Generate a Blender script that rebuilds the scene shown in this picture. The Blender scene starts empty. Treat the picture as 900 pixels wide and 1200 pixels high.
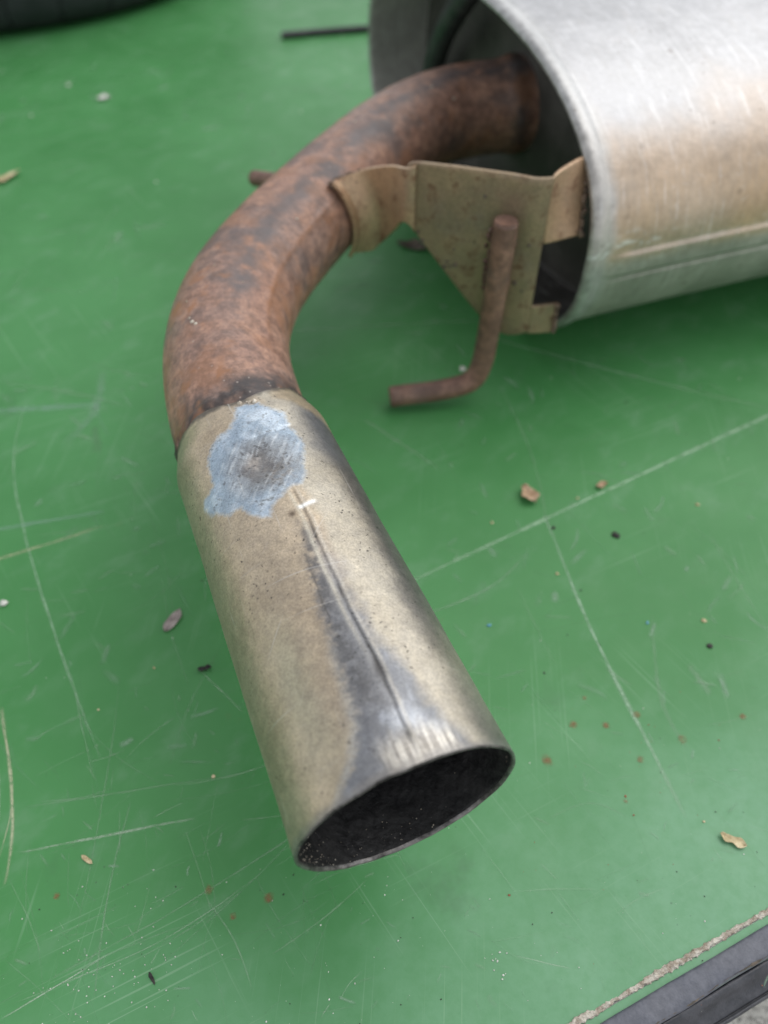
import bpy, math, random
import numpy as np
from mathutils import Vector

MM = 0.001
random.seed(7)
rng = np.random.default_rng(11)
scene = bpy.context.scene
COL = scene.collection

# ------------------------------------------------------------------ camera
CAM_H = 276.0
cam_d = bpy.data.cameras.new('camera')
cam = bpy.data.objects.new('camera', cam_d)
COL.objects.link(cam)
cam.location = (0, 0, CAM_H * MM)
cam.rotation_euler = (math.radians(40), 0, 0)          # 50 degrees below the horizon, looking along +Y
cam_d.sensor_fit = 'VERTICAL'
cam_d.sensor_height = 36.0
cam_d.lens = 901.0 / 1200.0 * 36.0
cam_d.clip_start = 0.01
cam_d.clip_end = 400
cam_d.dof.use_dof = True
cam_d.dof.focus_distance = 0.232
cam_d.dof.aperture_fstop = 7.2
scene.camera = cam

# ------------------------------------------------------------------ sky and sun (bright overcast)
SUN_EL, SUN_AZ = math.radians(58), math.radians(52)     # azimuth from +Y, negative = left
world = bpy.data.worlds.new('World')
scene.world = world
world.use_nodes = True
wn, wl = world.node_tree.nodes, world.node_tree.links
wn.clear()
sky = wn.new('ShaderNodeTexSky')
sky.sky_type = 'NISHITA'
sky.sun_disc = False
sky.sun_elevation = SUN_EL
sky.sun_rotation = SUN_AZ
sky.air_density = 1.0
sky.dust_density = 1.2
sky.ozone_density = 1.0
hs = wn.new('ShaderNodeHueSaturation')
hs.inputs['Saturation'].default_value = 0.16
bg = wn.new('ShaderNodeBackground')
bg.inputs['Strength'].default_value = 0.13
wo = wn.new('ShaderNodeOutputWorld')
wl.new(sky.outputs[0], hs.inputs['Color'])
wl.new(hs.outputs[0], bg.inputs[0])
wl.new(bg.outputs[0], wo.inputs[0])
sun_d = bpy.data.lights.new('sun', 'SUN')
sun_d.energy = 0.6
sun_d.angle = math.radians(55)
sun_d.color = (1.0, 0.975, 0.94)
sun = bpy.data.objects.new('sun', sun_d)
COL.objects.link(sun)
sd = Vector((math.sin(SUN_AZ) * math.cos(SUN_EL), math.cos(SUN_AZ) * math.cos(SUN_EL), math.sin(SUN_EL)))
sun.rotation_euler = sd.to_track_quat('Z', 'Y').to_euler()
vs = scene.view_settings
vs.view_transform = 'Standard'
vs.look = 'None'
vs.exposure = 0.84
vs.gamma = 1.0
vs.use_curve_mapping = False
scene.cycles.max_bounces = 6

# ------------------------------------------------------------------ helpers
def link_tags(o, parent=None, label=None, cat=None, group=None, kind=None):
    if parent is not None:
        o.parent = parent
    if label: o['label'] = label
    if cat: o['category'] = cat
    if group: o['group'] = group
    if kind: o['kind'] = kind
    return o

def mesh_obj(name, V, F, mat, parent=None, smooth=True, attrs=None, **tags):
    me = bpy.data.meshes.new(name)
    V = np.asarray(V, float) * MM
    if isinstance(F, np.ndarray) and F.ndim == 2:
        k = F.shape[1]
        me.vertices.add(len(V)); me.vertices.foreach_set('co', V.ravel())
        me.loops.add(F.size); me.loops.foreach_set('vertex_index', F.ravel().astype(np.int32))
        me.polygons.add(len(F)); me.polygons.foreach_set('loop_start', np.arange(0, F.size, k, dtype=np.int32))
        me.update(calc_edges=True)
    else:
        me.from_pydata(V.tolist(), [], [tuple(int(i) for i in f) for f in F])
        me.update()
    me.validate()
    if smooth:
        me.polygons.foreach_set('use_smooth', np.ones(len(me.polygons), bool))
    for k, a in (attrs or {}).items():
        a = np.asarray(a, np.float32)
        if a.ndim == 1:
            at = me.attributes.new(k, 'FLOAT', 'POINT'); at.data.foreach_set('value', a)
        elif a.shape[1] == 3:
            at = me.attributes.new(k, 'FLOAT_COLOR', 'POINT')
            at.data.foreach_set('color', np.c_[a, np.ones(len(a))].astype(np.float32).ravel())
    me.materials.append(mat)
    o = bpy.data.objects.new(name, me)
    COL.objects.link(o)
    return link_tags(o, parent, **tags)

def empty(name, loc=(0, 0, 0), **tags):
    o = bpy.data.objects.new(name, None)
    o.empty_display_size = 0.02
    o.location = [c * MM for c in loc]
    COL.objects.link(o)
    return link_tags(o, **tags)

def grid_faces(nr, nc, wrap=False, flip=False):
    r = np.arange(nr - 1)[:, None]
    c = np.arange(nc if wrap else nc - 1)[None, :]
    c2 = (c + 1) % nc
    F = np.stack([r * nc + c, r * nc + c2, (r + 1) * nc + c2, (r + 1) * nc + c], -1).reshape(-1, 4)
    return F[:, ::-1].copy() if flip else F

def hash3(i, j, k, seed):
    n = (i * 374761393 + j * 668265263 + k * 2147483647 + seed * 974711) & 0xffffffff
    n = ((n ^ (n >> 13)) * 1274126177) & 0xffffffff
    n = (n ^ (n >> 16)) & 0xffffffff
    return n / 4294967295.0

def vnoise(P, seed=0):
    P = np.asarray(P, float)
    I = np.floor(P).astype(np.int64); f = P - I
    u = f * f * (3 - 2 * f)
    out = 0
    for a in (0, 1):
        for b in (0, 1):
            for c in (0, 1):
                w = (u[..., 0] if a else 1 - u[..., 0]) * (u[..., 1] if b else 1 - u[..., 1]) * (u[..., 2] if c else 1 - u[..., 2])
                out = out + w * hash3(I[..., 0] + a, I[..., 1] + b, I[..., 2] + c, seed)
    return out * 2 - 1

def fbm(P, octaves=4, seed=0):
    P = np.asarray(P, float)
    s, a, t = 0, 1.0, 0
    for o in range(octaves):
        s = s + a * vnoise(P * 2 ** o + o * 17.3, seed + o); t += a; a *= 0.55
    return s / t

def sstep(a, b, x):
    t = np.clip((x - a) / (b - a), 0, 1)
    return t * t * (3 - 2 * t)

def mixc(base, col, m):
    return base * (1 - m[:, None]) + np.asarray(col, float)[None] * m[:, None]

def bspline(C, m=20):
    C = np.asarray(C, float)
    C = np.vstack([2 * C[0] - C[1], C, 2 * C[-1] - C[-2]])
    out = []
    for i in range(len(C) - 3):
        for t in np.linspace(0, 1, m, endpoint=False):
            b = np.array([(1 - t) ** 3, 3 * t ** 3 - 6 * t * t + 4, -3 * t ** 3 + 3 * t * t + 3 * t + 1, t ** 3]) / 6
            out.append(b @ C[i:i + 4])
    out.append((C[-3] + 4 * C[-2] + C[-1]) / 6)
    return np.array(out)

def resample(P, n):
    a = np.r_[0, np.cumsum(np.linalg.norm(np.diff(P, axis=0), axis=1))]
    t = np.linspace(0, a[-1], n)
    return np.stack([np.interp(t, a, P[:, k]) for k in range(3)], 1), t

def frames(P, up=(0, 0, 1)):
    T = np.gradient(P, axis=0); T /= np.linalg.norm(T, axis=1)[:, None]
    up = np.broadcast_to(np.asarray(up, float), P.shape)
    U = up - (T * up).sum(1)[:, None] * T; U /= np.linalg.norm(U, axis=1)[:, None]
    return T, U, np.cross(T, U)

def tube(P, R, nseg, up=(0, 0, 1), disp=None, cap=True):
    """R scalar or per-ring; disp(s_index, theta) optional added radius. Angle 0 = up, + = T x U side."""
    T, U, W = frames(P, up)
    th = np.linspace(0, 2 * np.pi, nseg, endpoint=False)
    R = np.broadcast_to(np.asarray(R, float), (len(P),))
    rr = np.broadcast_to(R[:, None], (len(P), nseg)).copy()
    if disp is not None: rr += disp
    V = P[:, None] + rr[..., None] * (np.cos(th)[None, :, None] * U[:, None] + np.sin(th)[None, :, None] * W[:, None])
    V = V.reshape(-1, 3)
    F = [tuple(f) for f in grid_faces(len(P), nseg, True)]
    if cap:
        F.append(tuple(range(nseg)))
        F.append(tuple(range((len(P) - 1) * nseg, len(P) * nseg))[::-1])
    return V, F

# ---- node helper
class NT:
    def __init__(self, name):
        self.m = bpy.data.materials.new(name); self.m.use_nodes = True
        self.t = self.m.node_tree; self.t.nodes.clear()
        self.out = self.n('ShaderNodeOutputMaterial')
        self.b = self.n('ShaderNodeBsdfPrincipled')
        self.l(self.b.outputs[0], self.out.inputs[0])
        self.obj = None
    def n(self, k, **kw):
        x = self.t.nodes.new(k)
        for a, v in kw.items(): setattr(x, a, v)
        return x
    def l(self, a, b): self.t.links.new(a, b)
    def set(self, i, v):
        i = self.b.inputs[i] if isinstance(i, str) else i
        if hasattr(v, 'is_output') or isinstance(v, bpy.types.NodeSocket): self.l(v, i)
        else: i.default_value = v
    def co(self):
        if self.obj is None: self.obj = self.n('ShaderNodeTexCoord').outputs['Object']
        return self.obj
    def map(self, scale=(1, 1, 1), rot=(0, 0, 0), loc=(0, 0, 0), v=None):
        m = self.n('ShaderNodeMapping')
        m.inputs['Scale'].default_value = scale; m.inputs['Rotation'].default_value = rot; m.inputs['Location'].default_value = loc
        self.l(v or self.co(), m.inputs[0]); return m.outputs[0]
    def rmap(self, scale, rot, loc=(0, 0, 0)):
        return self.map(scale, (0, 0, 0), loc, self.map((1, 1, 1), rot))
    def noise(self, scale, detail=4, rough=.55, v=None, dist=0):
        x = self.n('ShaderNodeTexNoise')
        x.inputs['Scale'].default_value = scale; x.inputs['Detail'].default_value = detail
        x.inputs['Roughness'].default_value = rough; x.inputs['Distortion'].default_value = dist
        self.l(v or self.co(), x.inputs['Vector']); return x.outputs[0]
    def vor(self, scale, v=None, feature='F1', rnd=1):
        x = self.n('ShaderNodeTexVoronoi', feature=feature)
        x.inputs['Scale'].default_value = scale; x.inputs['Randomness'].default_value = rnd
        self.l(v or self.co(), x.inputs['Vector']); return x
    def ramp(self, f, a, b, lo=0., hi=1.):
        x = self.n('ShaderNodeMapRange', interpolation_type='SMOOTHSTEP')
        for i, v in enumerate((a, b, lo, hi)): x.inputs[i + 1].default_value = v
        self.l(f, x.inputs[0]); return x.outputs[0]
    def math(self, op, a, b=None):
        x = self.n('ShaderNodeMath', operation=op)
        for i, v in enumerate((a, b)):
            if v is None: continue
            if isinstance(v, (int, float)): x.inputs[i].default_value = v
            else: self.l(v, x.inputs[i])
        return x.outputs[0]
    def mix(self, f, a, b, mode='MIX'):
        x = self.n('ShaderNodeMix', data_type='RGBA', blend_type=mode)
        for s, v in ((x.inputs[0], f), (x.inputs[6], a), (x.inputs[7], b)):
            if isinstance(v, (int, float)): s.default_value = v
            elif isinstance(v, (tuple, list)): s.default_value = (*v[:3], 1)
            else: self.l(v, s)
        return x.outputs[2]
    def attr(self, name, out='Color'):
        x = self.n('ShaderNodeAttribute'); x.attribute_name = name; return x.outputs[out]
    def bump(self, h, strength=.3, dist=.0005):
        x = self.n('ShaderNodeBump'); x.inputs['Strength'].default_value = strength; x.inputs['Distance'].default_value = dist
        self.l(h, x.inputs['Height']); self.l(x.outputs[0], self.b.inputs['Normal'])

# ------------------------------------------------------------------ materials
def mat_bed():
    t = NT('green_bed_paint')
    big = t.noise(9, 4, .6); mid = t.noise(45, 5, .6); fine = t.noise(420, 4, .65)
    c = t.mix(t.ramp(big, .35, .68), (.048, .200, .056), (.066, .240, .076))
    c = t.mix(t.ramp(mid, .42, .75, 0, .28), c, (.085, .24, .095))
    # chalky rubbed film: soft brushed streaks
    st = t.noise(1, 4, .6, t.rmap((75, 40, 30), (0, 0, .7)))
    c = t.mix(t.math('MULTIPLY', t.ramp(st, .50, .74, 0, .30), t.ramp(big, .3, .6, .3, 1)), c, (.17, .31, .19))
    # pale dusty film worn on to the paint along the free edge of the bed
    d = t.n('ShaderNodeVectorMath', operation='DOT_PRODUCT'); t.l(t.co(), d.inputs[0]); d.inputs[1].default_value = (.5, -.866, 0)
    wob = t.math('ADD', d.outputs['Value'], t.math('MULTIPLY', t.math('SUBTRACT', t.noise(9, 5, .6), .5), .16))
    dust = t.ramp(wob, -.10, .01, 0, .70)
    dust = t.math('MULTIPLY', dust, t.ramp(t.noise(220, 4, .7), .25, .7, .7, 1))
    c = t.mix(dust, c, (.19, .37, .235))
    # hair scratches in several directions
    tot = None
    for i, (rz, sx, th, amt) in enumerate([(-.45, 1100, .63, .4), (.95, 900, .64, .32), (-1.5, 1000, .64, .32)]):
        m = t.rmap((9, sx, 1), (0, 0, rz), (i * 3.1, i * 1.7, 0))
        s = t.ramp(t.noise(1, 2, .5, m, 0), th, th + .06, 0, amt)
        s = t.math('MULTIPLY', s, t.ramp(t.noise(11 + i, 2, .5, t.map(loc=(i * 5., 0, 0))), .48, .66))
        tot = s if tot is None else t.math('MAXIMUM', tot, s)
    c = t.mix(tot, c, (.26, .42, .27))
    # dark grime flecks and rust flecks
    v = t.vor(260); gr = t.math('MULTIPLY', t.ramp(v.outputs['Distance'], .12, .06, 0, .7), t.ramp(t.noise(24), .55, .7))
    c = t.mix(gr, c, (.05, .075, .05))
    gm = t.ramp(t.noise(17, 5, .7, t.map(loc=(3, 3, 0))), .6, .8, 0, .4)
    c = t.mix(gm, c, (.055, .10, .06))
    ru = t.math('MULTIPLY', t.ramp(t.noise(60, 4, .6, t.map(loc=(9, 1, 0))), .68, .8, 0, .5), t.ramp(big, .45, .6))
    c = t.mix(ru, c, (.16, .12, .06))
    t.set('Base Color', c)
    t.set('Roughness', t.ramp(mid, .3, .7, .40, .54))
    t.set('Specular IOR Level', .3)
    t.bump(t.math('ADD', t.math('MULTIPLY', fine, .35), t.math('MULTIPLY', mid, .5)), .16, .0006)
    return t.m

def mat_scratch():
    t = NT('scratch_marks')
    al = t.attr('alpha', 'Fac')
    br = t.ramp(t.noise(180, 4, .7), .28, .62, .25, 1)
    br2 = t.ramp(t.noise(1500, 2, .6), .25, .55, .35, 1)
    t.set('Base Color', t.attr('tint')); t.set('Roughness', .7)
    tr = t.n('ShaderNodeBsdfTransparent'); mx = t.n('ShaderNodeMixShader')
    t.l(t.math('MULTIPLY', t.math('MULTIPLY', al, br), br2), mx.inputs[0])
    t.l(tr.outputs[0], mx.inputs[1]); t.l(t.b.outputs[0], mx.inputs[2]); t.l(mx.outputs[0], t.out.inputs[0])
    return t.m

def mat_tip():
    t = NT('heat_stained_tip_steel')
    c = t.attr('tint')
    n1 = t.noise(55, 5, .6); n2 = t.noise(420, 5, .7); n3 = t.noise(1700, 3, .7)
    c = t.mix(t.ramp(n1, .3, .7, .0, .3), c, (.72, .66, .56), 'MULTIPLY')
    c = t.mix(1.0, c, t.mix(t.ramp(n2, .3, .7), (.86, .86, .87), (1.09, 1.085, 1.06)), 'MULTIPLY')
    c = t.mix(.5, c, t.mix(t.ramp(n3, .35, .65), (.66, .66, .66), (1.28, 1.28, 1.28)), 'MULTIPLY')
    # pits and soot specks
    wv = t.n('ShaderNodeVectorMath', operation='MULTIPLY_ADD'); nx_ = t.n('ShaderNodeTexNoise'); nx_.inputs['Scale'].default_value = 700; t.l(t.co(), nx_.inputs['Vector'])
    t.l(nx_.outputs['Color'], wv.inputs[0]); wv.inputs[1].default_value = (.0022, .0022, .0022); t.l(t.co(), wv.inputs[2])
    sp = t.vor(520, wv.outputs[0]); den = t.ramp(t.noise(60, 3, .6, t.map(loc=(4, 2, 1))), .40, .60)
    m = t.math('MULTIPLY', t.ramp(sp.outputs['Distance'], .22, .10, 0, .85), den)
    sp2 = t.vor(210, wv.outputs[0]); m2 = t.math('MULTIPLY', t.ramp(sp2.outputs['Distance'], .11, .06, 0, .9), t.ramp(t.noise(30), .45, .6))
    m = t.math('MAXIMUM', m, m2)
    m = t.math('MULTIPLY', m, t.ramp(t.attr('clean', 'Fac'), 0, 1, 1, .25))
    c = t.mix(m, c, (.035, .032, .03))
    # pale fine scratches running mostly along and across the tube
    sc = None
    for i, (r, k) in enumerate([((0, 0, 1.18), 900), ((0, 0, 1.9), 1000), ((0, 0, -.3), 900)]):
        s = t.ramp(t.noise(1, 2, .5, t.rmap((22, k, 22), r, (i * 2.2, i, 0))), .68, .76, 0, .4)
        s = t.math('MULTIPLY', s, t.ramp(t.noise(40, 2, .5, t.map(loc=(i * 4., 1, 0))), .45, .62))
        sc = s if sc is None else t.math('MAXIMUM', sc, s)
    c = t.mix(sc, c, (.62, .60, .56))
    t.set('Base Color', c)
    t.set('Metallic', t.attr('metal', 'Fac'))
    t.set('Roughness', t.math('ADD', t.attr('rough', 'Fac'), t.math('MULTIPLY', t.math('SUBTRACT', n2, .5), .22)))
    t.bump(t.math('ADD', t.math('ADD', t.math('MULTIPLY', n2, .8), t.math('MULTIPLY', n3, .3)), t.math('MULTIPLY', m, -.6)), .10, .0003)
    return t.m

def mat_rust(name='rusty_pipe_steel', dark=False):
    t = NT(name)
    big = t.noise(22, 4, .6); mid = t.noise(95, 6, .68); fin = t.noise(650, 5, .75)
    c = t.mix(t.ramp(big, .36, .66), (.275, .162, .118), (.205, .142, .118))
    c = t.mix(t.ramp(mid, .42, .70, 0, .85), c, (.36, .22, .155))
    c = t.mix(t.math('MULTIPLY', t.ramp(mid, .60, .74), t.ramp(big, .40, .62)), c, (.28, .130, .065))
    c = t.mix(t.ramp(t.noise(38, 5, .65, t.map(loc=(5, 5, 5))), .53, .70, 0, .6), c, (.095, .084, .082))
    c = t.mix(t.ramp(t.noise(150, 5, .7, t.map(loc=(2, 7, 5))), .60, .75, 0, .5), c, (.30, .21, .16))
    c = t.mix(1., c, t.mix(t.ramp(fin, .30, .70), (.74, .72, .72), (1.22, 1.2, 1.18)), 'MULTIPLY')
    mm = t.noise(210, 4, .7, t.map(loc=(1, 8, 3)))
    c = t.mix(1., c, t.mix(t.ramp(mm, .34, .66), (.72, .69, .68), (1.28, 1.24, 1.20)), 'MULTIPLY')
    if not dark:
        c = t.mix(t.attr('soot', 'Fac'), c, (.030, .029, .030))
        c = t.mix(t.attr('orange', 'Fac'), c, (.29, .135, .065))
        c = t.mix(t.attr('grey', 'Fac'), c, (.085, .078, .080))
    else:
        c = t.mix(t.ramp(t.noise(60, 3), .3, .65, .3, .8), c, (.085, .048, .036))
    sp = t.vor(330); c = t.mix(t.math('MULTIPLY', t.ramp(sp.outputs['Distance'], .16, .08, 0, .8), t.ramp(t.noise(50), .52, .66)), c, (.42, .36, .31))
    t.set('Base Color', c)
    t.set('Metallic', .08)
    t.set('Roughness', t.ramp(mid, .3, .7, .40, .62))
    t.set('Specular IOR Level', .5)
    t.bump(t.math('ADD', t.math('MULTIPLY', mid, .9), t.math('MULTIPLY', fin, .7)), .4, .0006)
    return t.m

def mat_muffler():
    t = NT('aluminised_muffler_steel')
    c = t.attr('tint')
    n1 = t.noise(30, 5, .6); n2 = t.noise(240, 5, .7)
    streak = t.noise(1, 4, .6, t.rmap((420, 45, 45), (0, 0, -math.radians(20))))
    c = t.mix(t.ramp(streak, .52, .75, 0, .25), c, (.82, .82, .82))
    c = t.mix(t.ramp(streak, .48, .28, 0, .2), c, (.40, .37, .33))
    c = t.mix(1., c, t.mix(t.ramp(n1, .3, .7), (.84, .84, .84), (1.1, 1.1, 1.1)), 'MULTIPLY')
    c = t.mix(.5, c, t.mix(t.ramp(n2, .3, .7), (.82, .82, .81), (1.13, 1.13, 1.13)), 'MULTIPLY')
    v = t.vor(70); m = t.math('MULTIPLY', t.ramp(v.outputs['Distance'], .14, .07, 0, .55), t.ramp(t.noise(18), .45, .6))
    v2 = t.vor(190); m2 = t.math('MULTIPLY', t.ramp(v2.outputs['Distance'], .15, .08, 0, .5), t.ramp(t.noise(25, 3, .5, t.map(loc=(1, 4, 2))), .48, .65))
    c = t.mix(t.math('MAXIMUM', m, m2), c, (.13, .10, .075))
    sc = t.ramp(t.noise(1, 3, .6, t.rmap((18, 260, 260), (.3, .5, .9))), .62, .74, 0, .16)
    c = t.mix(sc, c, (.78, .79, .80))
    t.set('Base Color', c)
    t.set('Metallic', t.attr('metal', 'Fac'))
    t.set('Roughness', t.math('ADD', t.ramp(n1, .3, .7, .40, .52), t.math('MULTIPLY', t.math('SUBTRACT', n2, .5), .15)))
    t.bump(t.math('ADD', t.math('MULTIPLY', n1, 2.2), n2), .28, .0006)
    return t.m

def mat_simple(name, a, b, scale=60, rough=.6, metal=0., bump=.3, spec=.5, fine=400):
    t = NT(name)
    n = t.noise(scale, 5, .65); f = t.noise(fine, 4, .7)
    c = t.mix(t.ramp(n, .35, .66), a, b)
    c = t.mix(.6, c, t.mix(t.ramp(f, .3, .7), (.75, .75, .75), (1.2, 1.2, 1.2)), 'MULTIPLY')
    t.set('Base Color', c); t.set('Roughness', t.ramp(n, .3, .7, rough - .08, rough + .1)); t.set('Metallic', metal)
    t.set('Specular IOR Level', spec)
    t.bump(t.math('ADD', n, f), bump, .0006)
    return t.m

def mat_bracket(name='stained_bracket_steel', k=1., warm=.0):
    t = NT(name)
    n = t.noise(38, 5, .65); m = t.noise(140, 5, .7); f = t.noise(700, 4, .7)
    c = t.mix(t.ramp(n, .35, .65), (.27, .22, .155), (.36, .285, .19))
    c = t.mix(t.ramp(t.noise(28, 4, .6, t.map(loc=(3, 1, 6))), .5, .7, 0, .7), c, (.24, .225, .20))
    if warm: c = t.mix(t.ramp(t.noise(30, 4, .6, t.map(loc=(7, 3, 2))), .35, .65, .1, warm), c, (.42, .27, .175))
    c = t.mix(t.ramp(m, .52, .68, 0, .85), c, (.17, .095, .058))
    sp = t.vor(240); c = t.mix(t.math('MULTIPLY', t.ramp(sp.outputs['Distance'], .2, .08, 0, .8), t.ramp(n, .5, .62)), c, (.075, .055, .042))
    c = t.mix(.6, c, t.mix(t.ramp(f, .3, .7), (.75, .75, .75), (1.2, 1.2, 1.2)), 'MULTIPLY')
    c = t.mix(1., c, (k, k * .94, k * .87), 'MULTIPLY')
    t.set('Base Color', c); t.set('Metallic', .42); t.set('Roughness', t.ramp(m, .3, .7, .32, .52))
    t.bump(t.math('ADD', m, f), .3, .0005)
    return t.m

def mat_concrete():
    t = NT('pale_concrete')
    v = t.vor(340); n = t.noise(30, 4, .6); f = t.noise(500, 4, .75)
    c = t.mix(t.ramp(f, .36, .54), (.12, .11, .10), (.78, .76, .71))
    c = t.mix(t.ramp(n, .4, .7, 0, .4), c, (.30, .28, .25))
    c = t.mix(t.ramp(v.outputs['Distance'], .25, .12, 0, .6), c, (.72, .70, .66))
    t.set('Base Color', c); t.set('Roughness', .9)
    t.bump(f, .8, .002)
    return t.m

M = dict(bed=mat_bed(), scratch=mat_scratch(), tip=mat_tip(), rust=mat_rust(), rod=mat_rust('rusty_rod_steel', True),
         muffler=mat_muffler(), bracket=mat_bracket(k=1.2, warm=.55), bracket_plate=mat_bracket('shaded_bracket_steel', .92), concrete=mat_concrete(),  # bracket_plate: the same bracket steel with shade painted into its colour
         plate=mat_simple('dull_end_plate_steel', (.040, .038, .033), (.075, .071, .063), 40, .65, .1, .3),  # end plate colour darkened to carry the shade inside the recess
         inner=mat_simple('soot_black', (.005, .005, .0055), (.017, .0165, .016), 130, .62, 0, .6),
         rubber=mat_simple('grey_rubber', (.085, .092, .115), (.125, .130, .150), 50, .55, 0, .4),
         seal=mat_simple('black_seal_rubber', (.022, .024, .030), (.055, .057, .066), 90, .42, 0, .5),
         tyre=mat_simple('tyre_rubber', (.016, .018, .021), (.030, .032, .036), 30, .62, 0, .4),
         darkrod=mat_simple('dark_steel', (.022, .023, .026), (.05, .05, .052), 60, .5, .3, .3),
         lip=mat_simple('worn_lip_steel', (.22, .21, .20), (.05, .047, .045), 160, .38, .75, .5),
         caulk=mat_simple('crusty_sealant', (.30, .24, .18), (.62, .58, .50), 330, .85, 0, .8, fine=1500),
         grime=mat_simple('grime', (.06, .055, .045), (.16, .13, .10), 300, .9, 0, .6),
         spatter=mat_simple('weld_spatter', (.36, .30, .23), (.62, .57, .48), 400, .5, .3, .4),
         rust_lump=mat_simple('scaly_weld', (.11, .075, .055), (.24, .17, .12), 260, .6, .2, .8),
         leaf=mat_simple('dry_leaf', (.40, .27, .16), (.58, .43, .30), 120, .8, 0, .6),
         petal=mat_simple('faded_scrap', (.24, .20, .185), (.36, .31, .29), 150, .8, 0, .5),
         straw=mat_simple('straw', (.46, .37, .20), (.62, .53, .34), 200, .8, 0, .5),
         grit_pale=mat_simple('pale_grit', (.50, .50, .45), (.78, .77, .72), 500, .8, 0, .4),
         grit_dark=mat_simple('dark_grit', (.02, .02, .018), (.05, .045, .04), 500, .8, 0, .4),
         grit_rust=mat_simple('rust_flake', (.20, .065, .035), (.32, .12, .06), 500, .85, 0, .4),
         grit_blue=mat_simple('blue_chip', (.10, .30, .45), (.16, .40, .55), 500, .6, 0, .3))

# ------------------------------------------------------------------ ground and green bed
EB = np.array([58.2, 30.7, 0.]); EE = np.array([.9111, .4122, 0.]); EO = np.array([.4122, -.9111, 0.])   # free edge of the bed
g = 60000.
mesh_obj('ground', [(-g, -g, -130), (g, -g, -130), (g, g, -130), (-g, g, -130)], [(0, 1, 2, 3)], M['concrete'], kind='structure', smooth=False)

def slab(corners, ztop, zbot):
    n = len(corners)
    V = [(c[0], c[1], ztop) for c in corners] + [(c[0], c[1], zbot) for c in corners]
    F = [tuple(range(n)), tuple(range(2 * n - 1, n - 1, -1))] + [(i, i + n, (i + 1) % n + n, (i + 1) % n) for i in range(n)]
    return V, F
o1 = EB + EO * -0.6
pts = [o1 - EE * 1400, o1 + EE * 1700]
bx = [pts[0], pts[1], pts[1] - EO * 2200, pts[0] - EO * 2200]
V, F = slab(bx, 0, -40)
bed = mesh_obj('bed_floor', V, F, M['bed'], smooth=False, kind='structure')
# folded green flange strip beyond the sealant seam
o2a, o2b = EB + EO * 0.4, EB + EO * 3.1
V, F = slab([o2a - EE * 1400, o2b - EE * 1400, o2b + EE * 1700, o2a + EE * 1700], -.25, -38)
mesh_obj('flange_strip', V, F, M['bed'], bed, smooth=False)
# rubber edge trim: profile (distance outwards, height)
prof = [(2.6, -.6), (2.8, .9), (3.4, 1.35), (5, 1.45), (8.2, 1.25), (9.5, .8), (10.1, -.2), (10.3, -2.0), (10.4, -28), (2.6, -30)]
ns = 700
ss = np.r_[-1400, np.linspace(-160, 260, ns), 1700]
pr = np.array(prof)
V = EB[None, None] + ss[:, None, None] * EE + pr[None, :, 0, None] * EO + pr[None, :, 1, None] * np.array([0, 0, 1.])
wob = fbm(np.stack([np.repeat(ss[:, None], len(pr), 1) * .06, np.repeat(pr[None, :, 0], len(ss), 0) * .2, np.zeros((len(ss), len(pr)))], -1), 3, 5)
V = V + wob[..., None] * (EO * .35 + np.array([0, 0, .25]))
mesh_obj('edge_trim', V.reshape(-1, 3), grid_faces(len(ss), len(pr), True), M['rubber'], bed)
sp_ = np.array([(10.3, -1.2), (10.9, -1.0), (11.8, -1.5), (13.2, -3.4), (14.6, -5.2), (16.2, -6.0), (17.1, -6.1), (17.4, -7.6), (17.8, -7.7), (18.0, -6.2), (18.6, -6.4), (19.0, -7.6), (19.1, -30), (10.3, -30)])
ss = np.r_[-1400, np.linspace(-160, 260, 400), 1700]
V = EB[None, None] + ss[:, None, None] * EE + sp_[None, :, 0, None] * EO + sp_[None, :, 1, None] * np.array([0, 0, 1.])
wob = fbm(np.stack([np.repeat(ss[:, None], len(sp_), 1) * .05, np.repeat(sp_[None, :, 0], len(ss), 0) * .2, np.ones((len(ss), len(sp_)))], -1), 3, 15)
V = V + wob[..., None] * (EO * .3 + np.array([0, 0, .3]))
mesh_obj('edge_seal', V.reshape(-1, 3), grid_faces(len(ss), len(sp_), True), M['seal'], bed)
# crusty sealant bead in the seam
ns, nc = 1500, 15
ss = np.linspace(-170, 280, ns); aa = np.linspace(0, np.pi, nc)
S2, A2 = np.meshgrid(ss, aa, indexing='ij')
wid = .58 + .5 * np.clip(fbm(np.stack([S2 * .09, S2 * 0, S2 * 0], -1), 4, 3) + .35, -.6, 1.4)
q = np.stack([S2 * .9, np.cos(A2) * 1.2, np.sin(A2) * 1.2], -1)
rr = wid * np.clip(1 + 1.1 * fbm(q, 4, 9) + .45 * fbm(q * 3.1, 3, 19), .15, 3)
off = -.25 + .35 * fbm(np.stack([S2 * .05, S2 * 0 + 4, S2 * 0], -1), 3, 2) - .35 * wid
V = EB + S2[..., None] * EE + (off - rr * np.cos(A2) * 1.15)[..., None] * EO + (np.sin(A2) * rr * .75 - .1)[..., None] * np.array([0, 0, 1.])
mesh_obj('sealant_bead', V.reshape(-1, 3), grid_faces(ns, nc), M['caulk'], bed)
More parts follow.
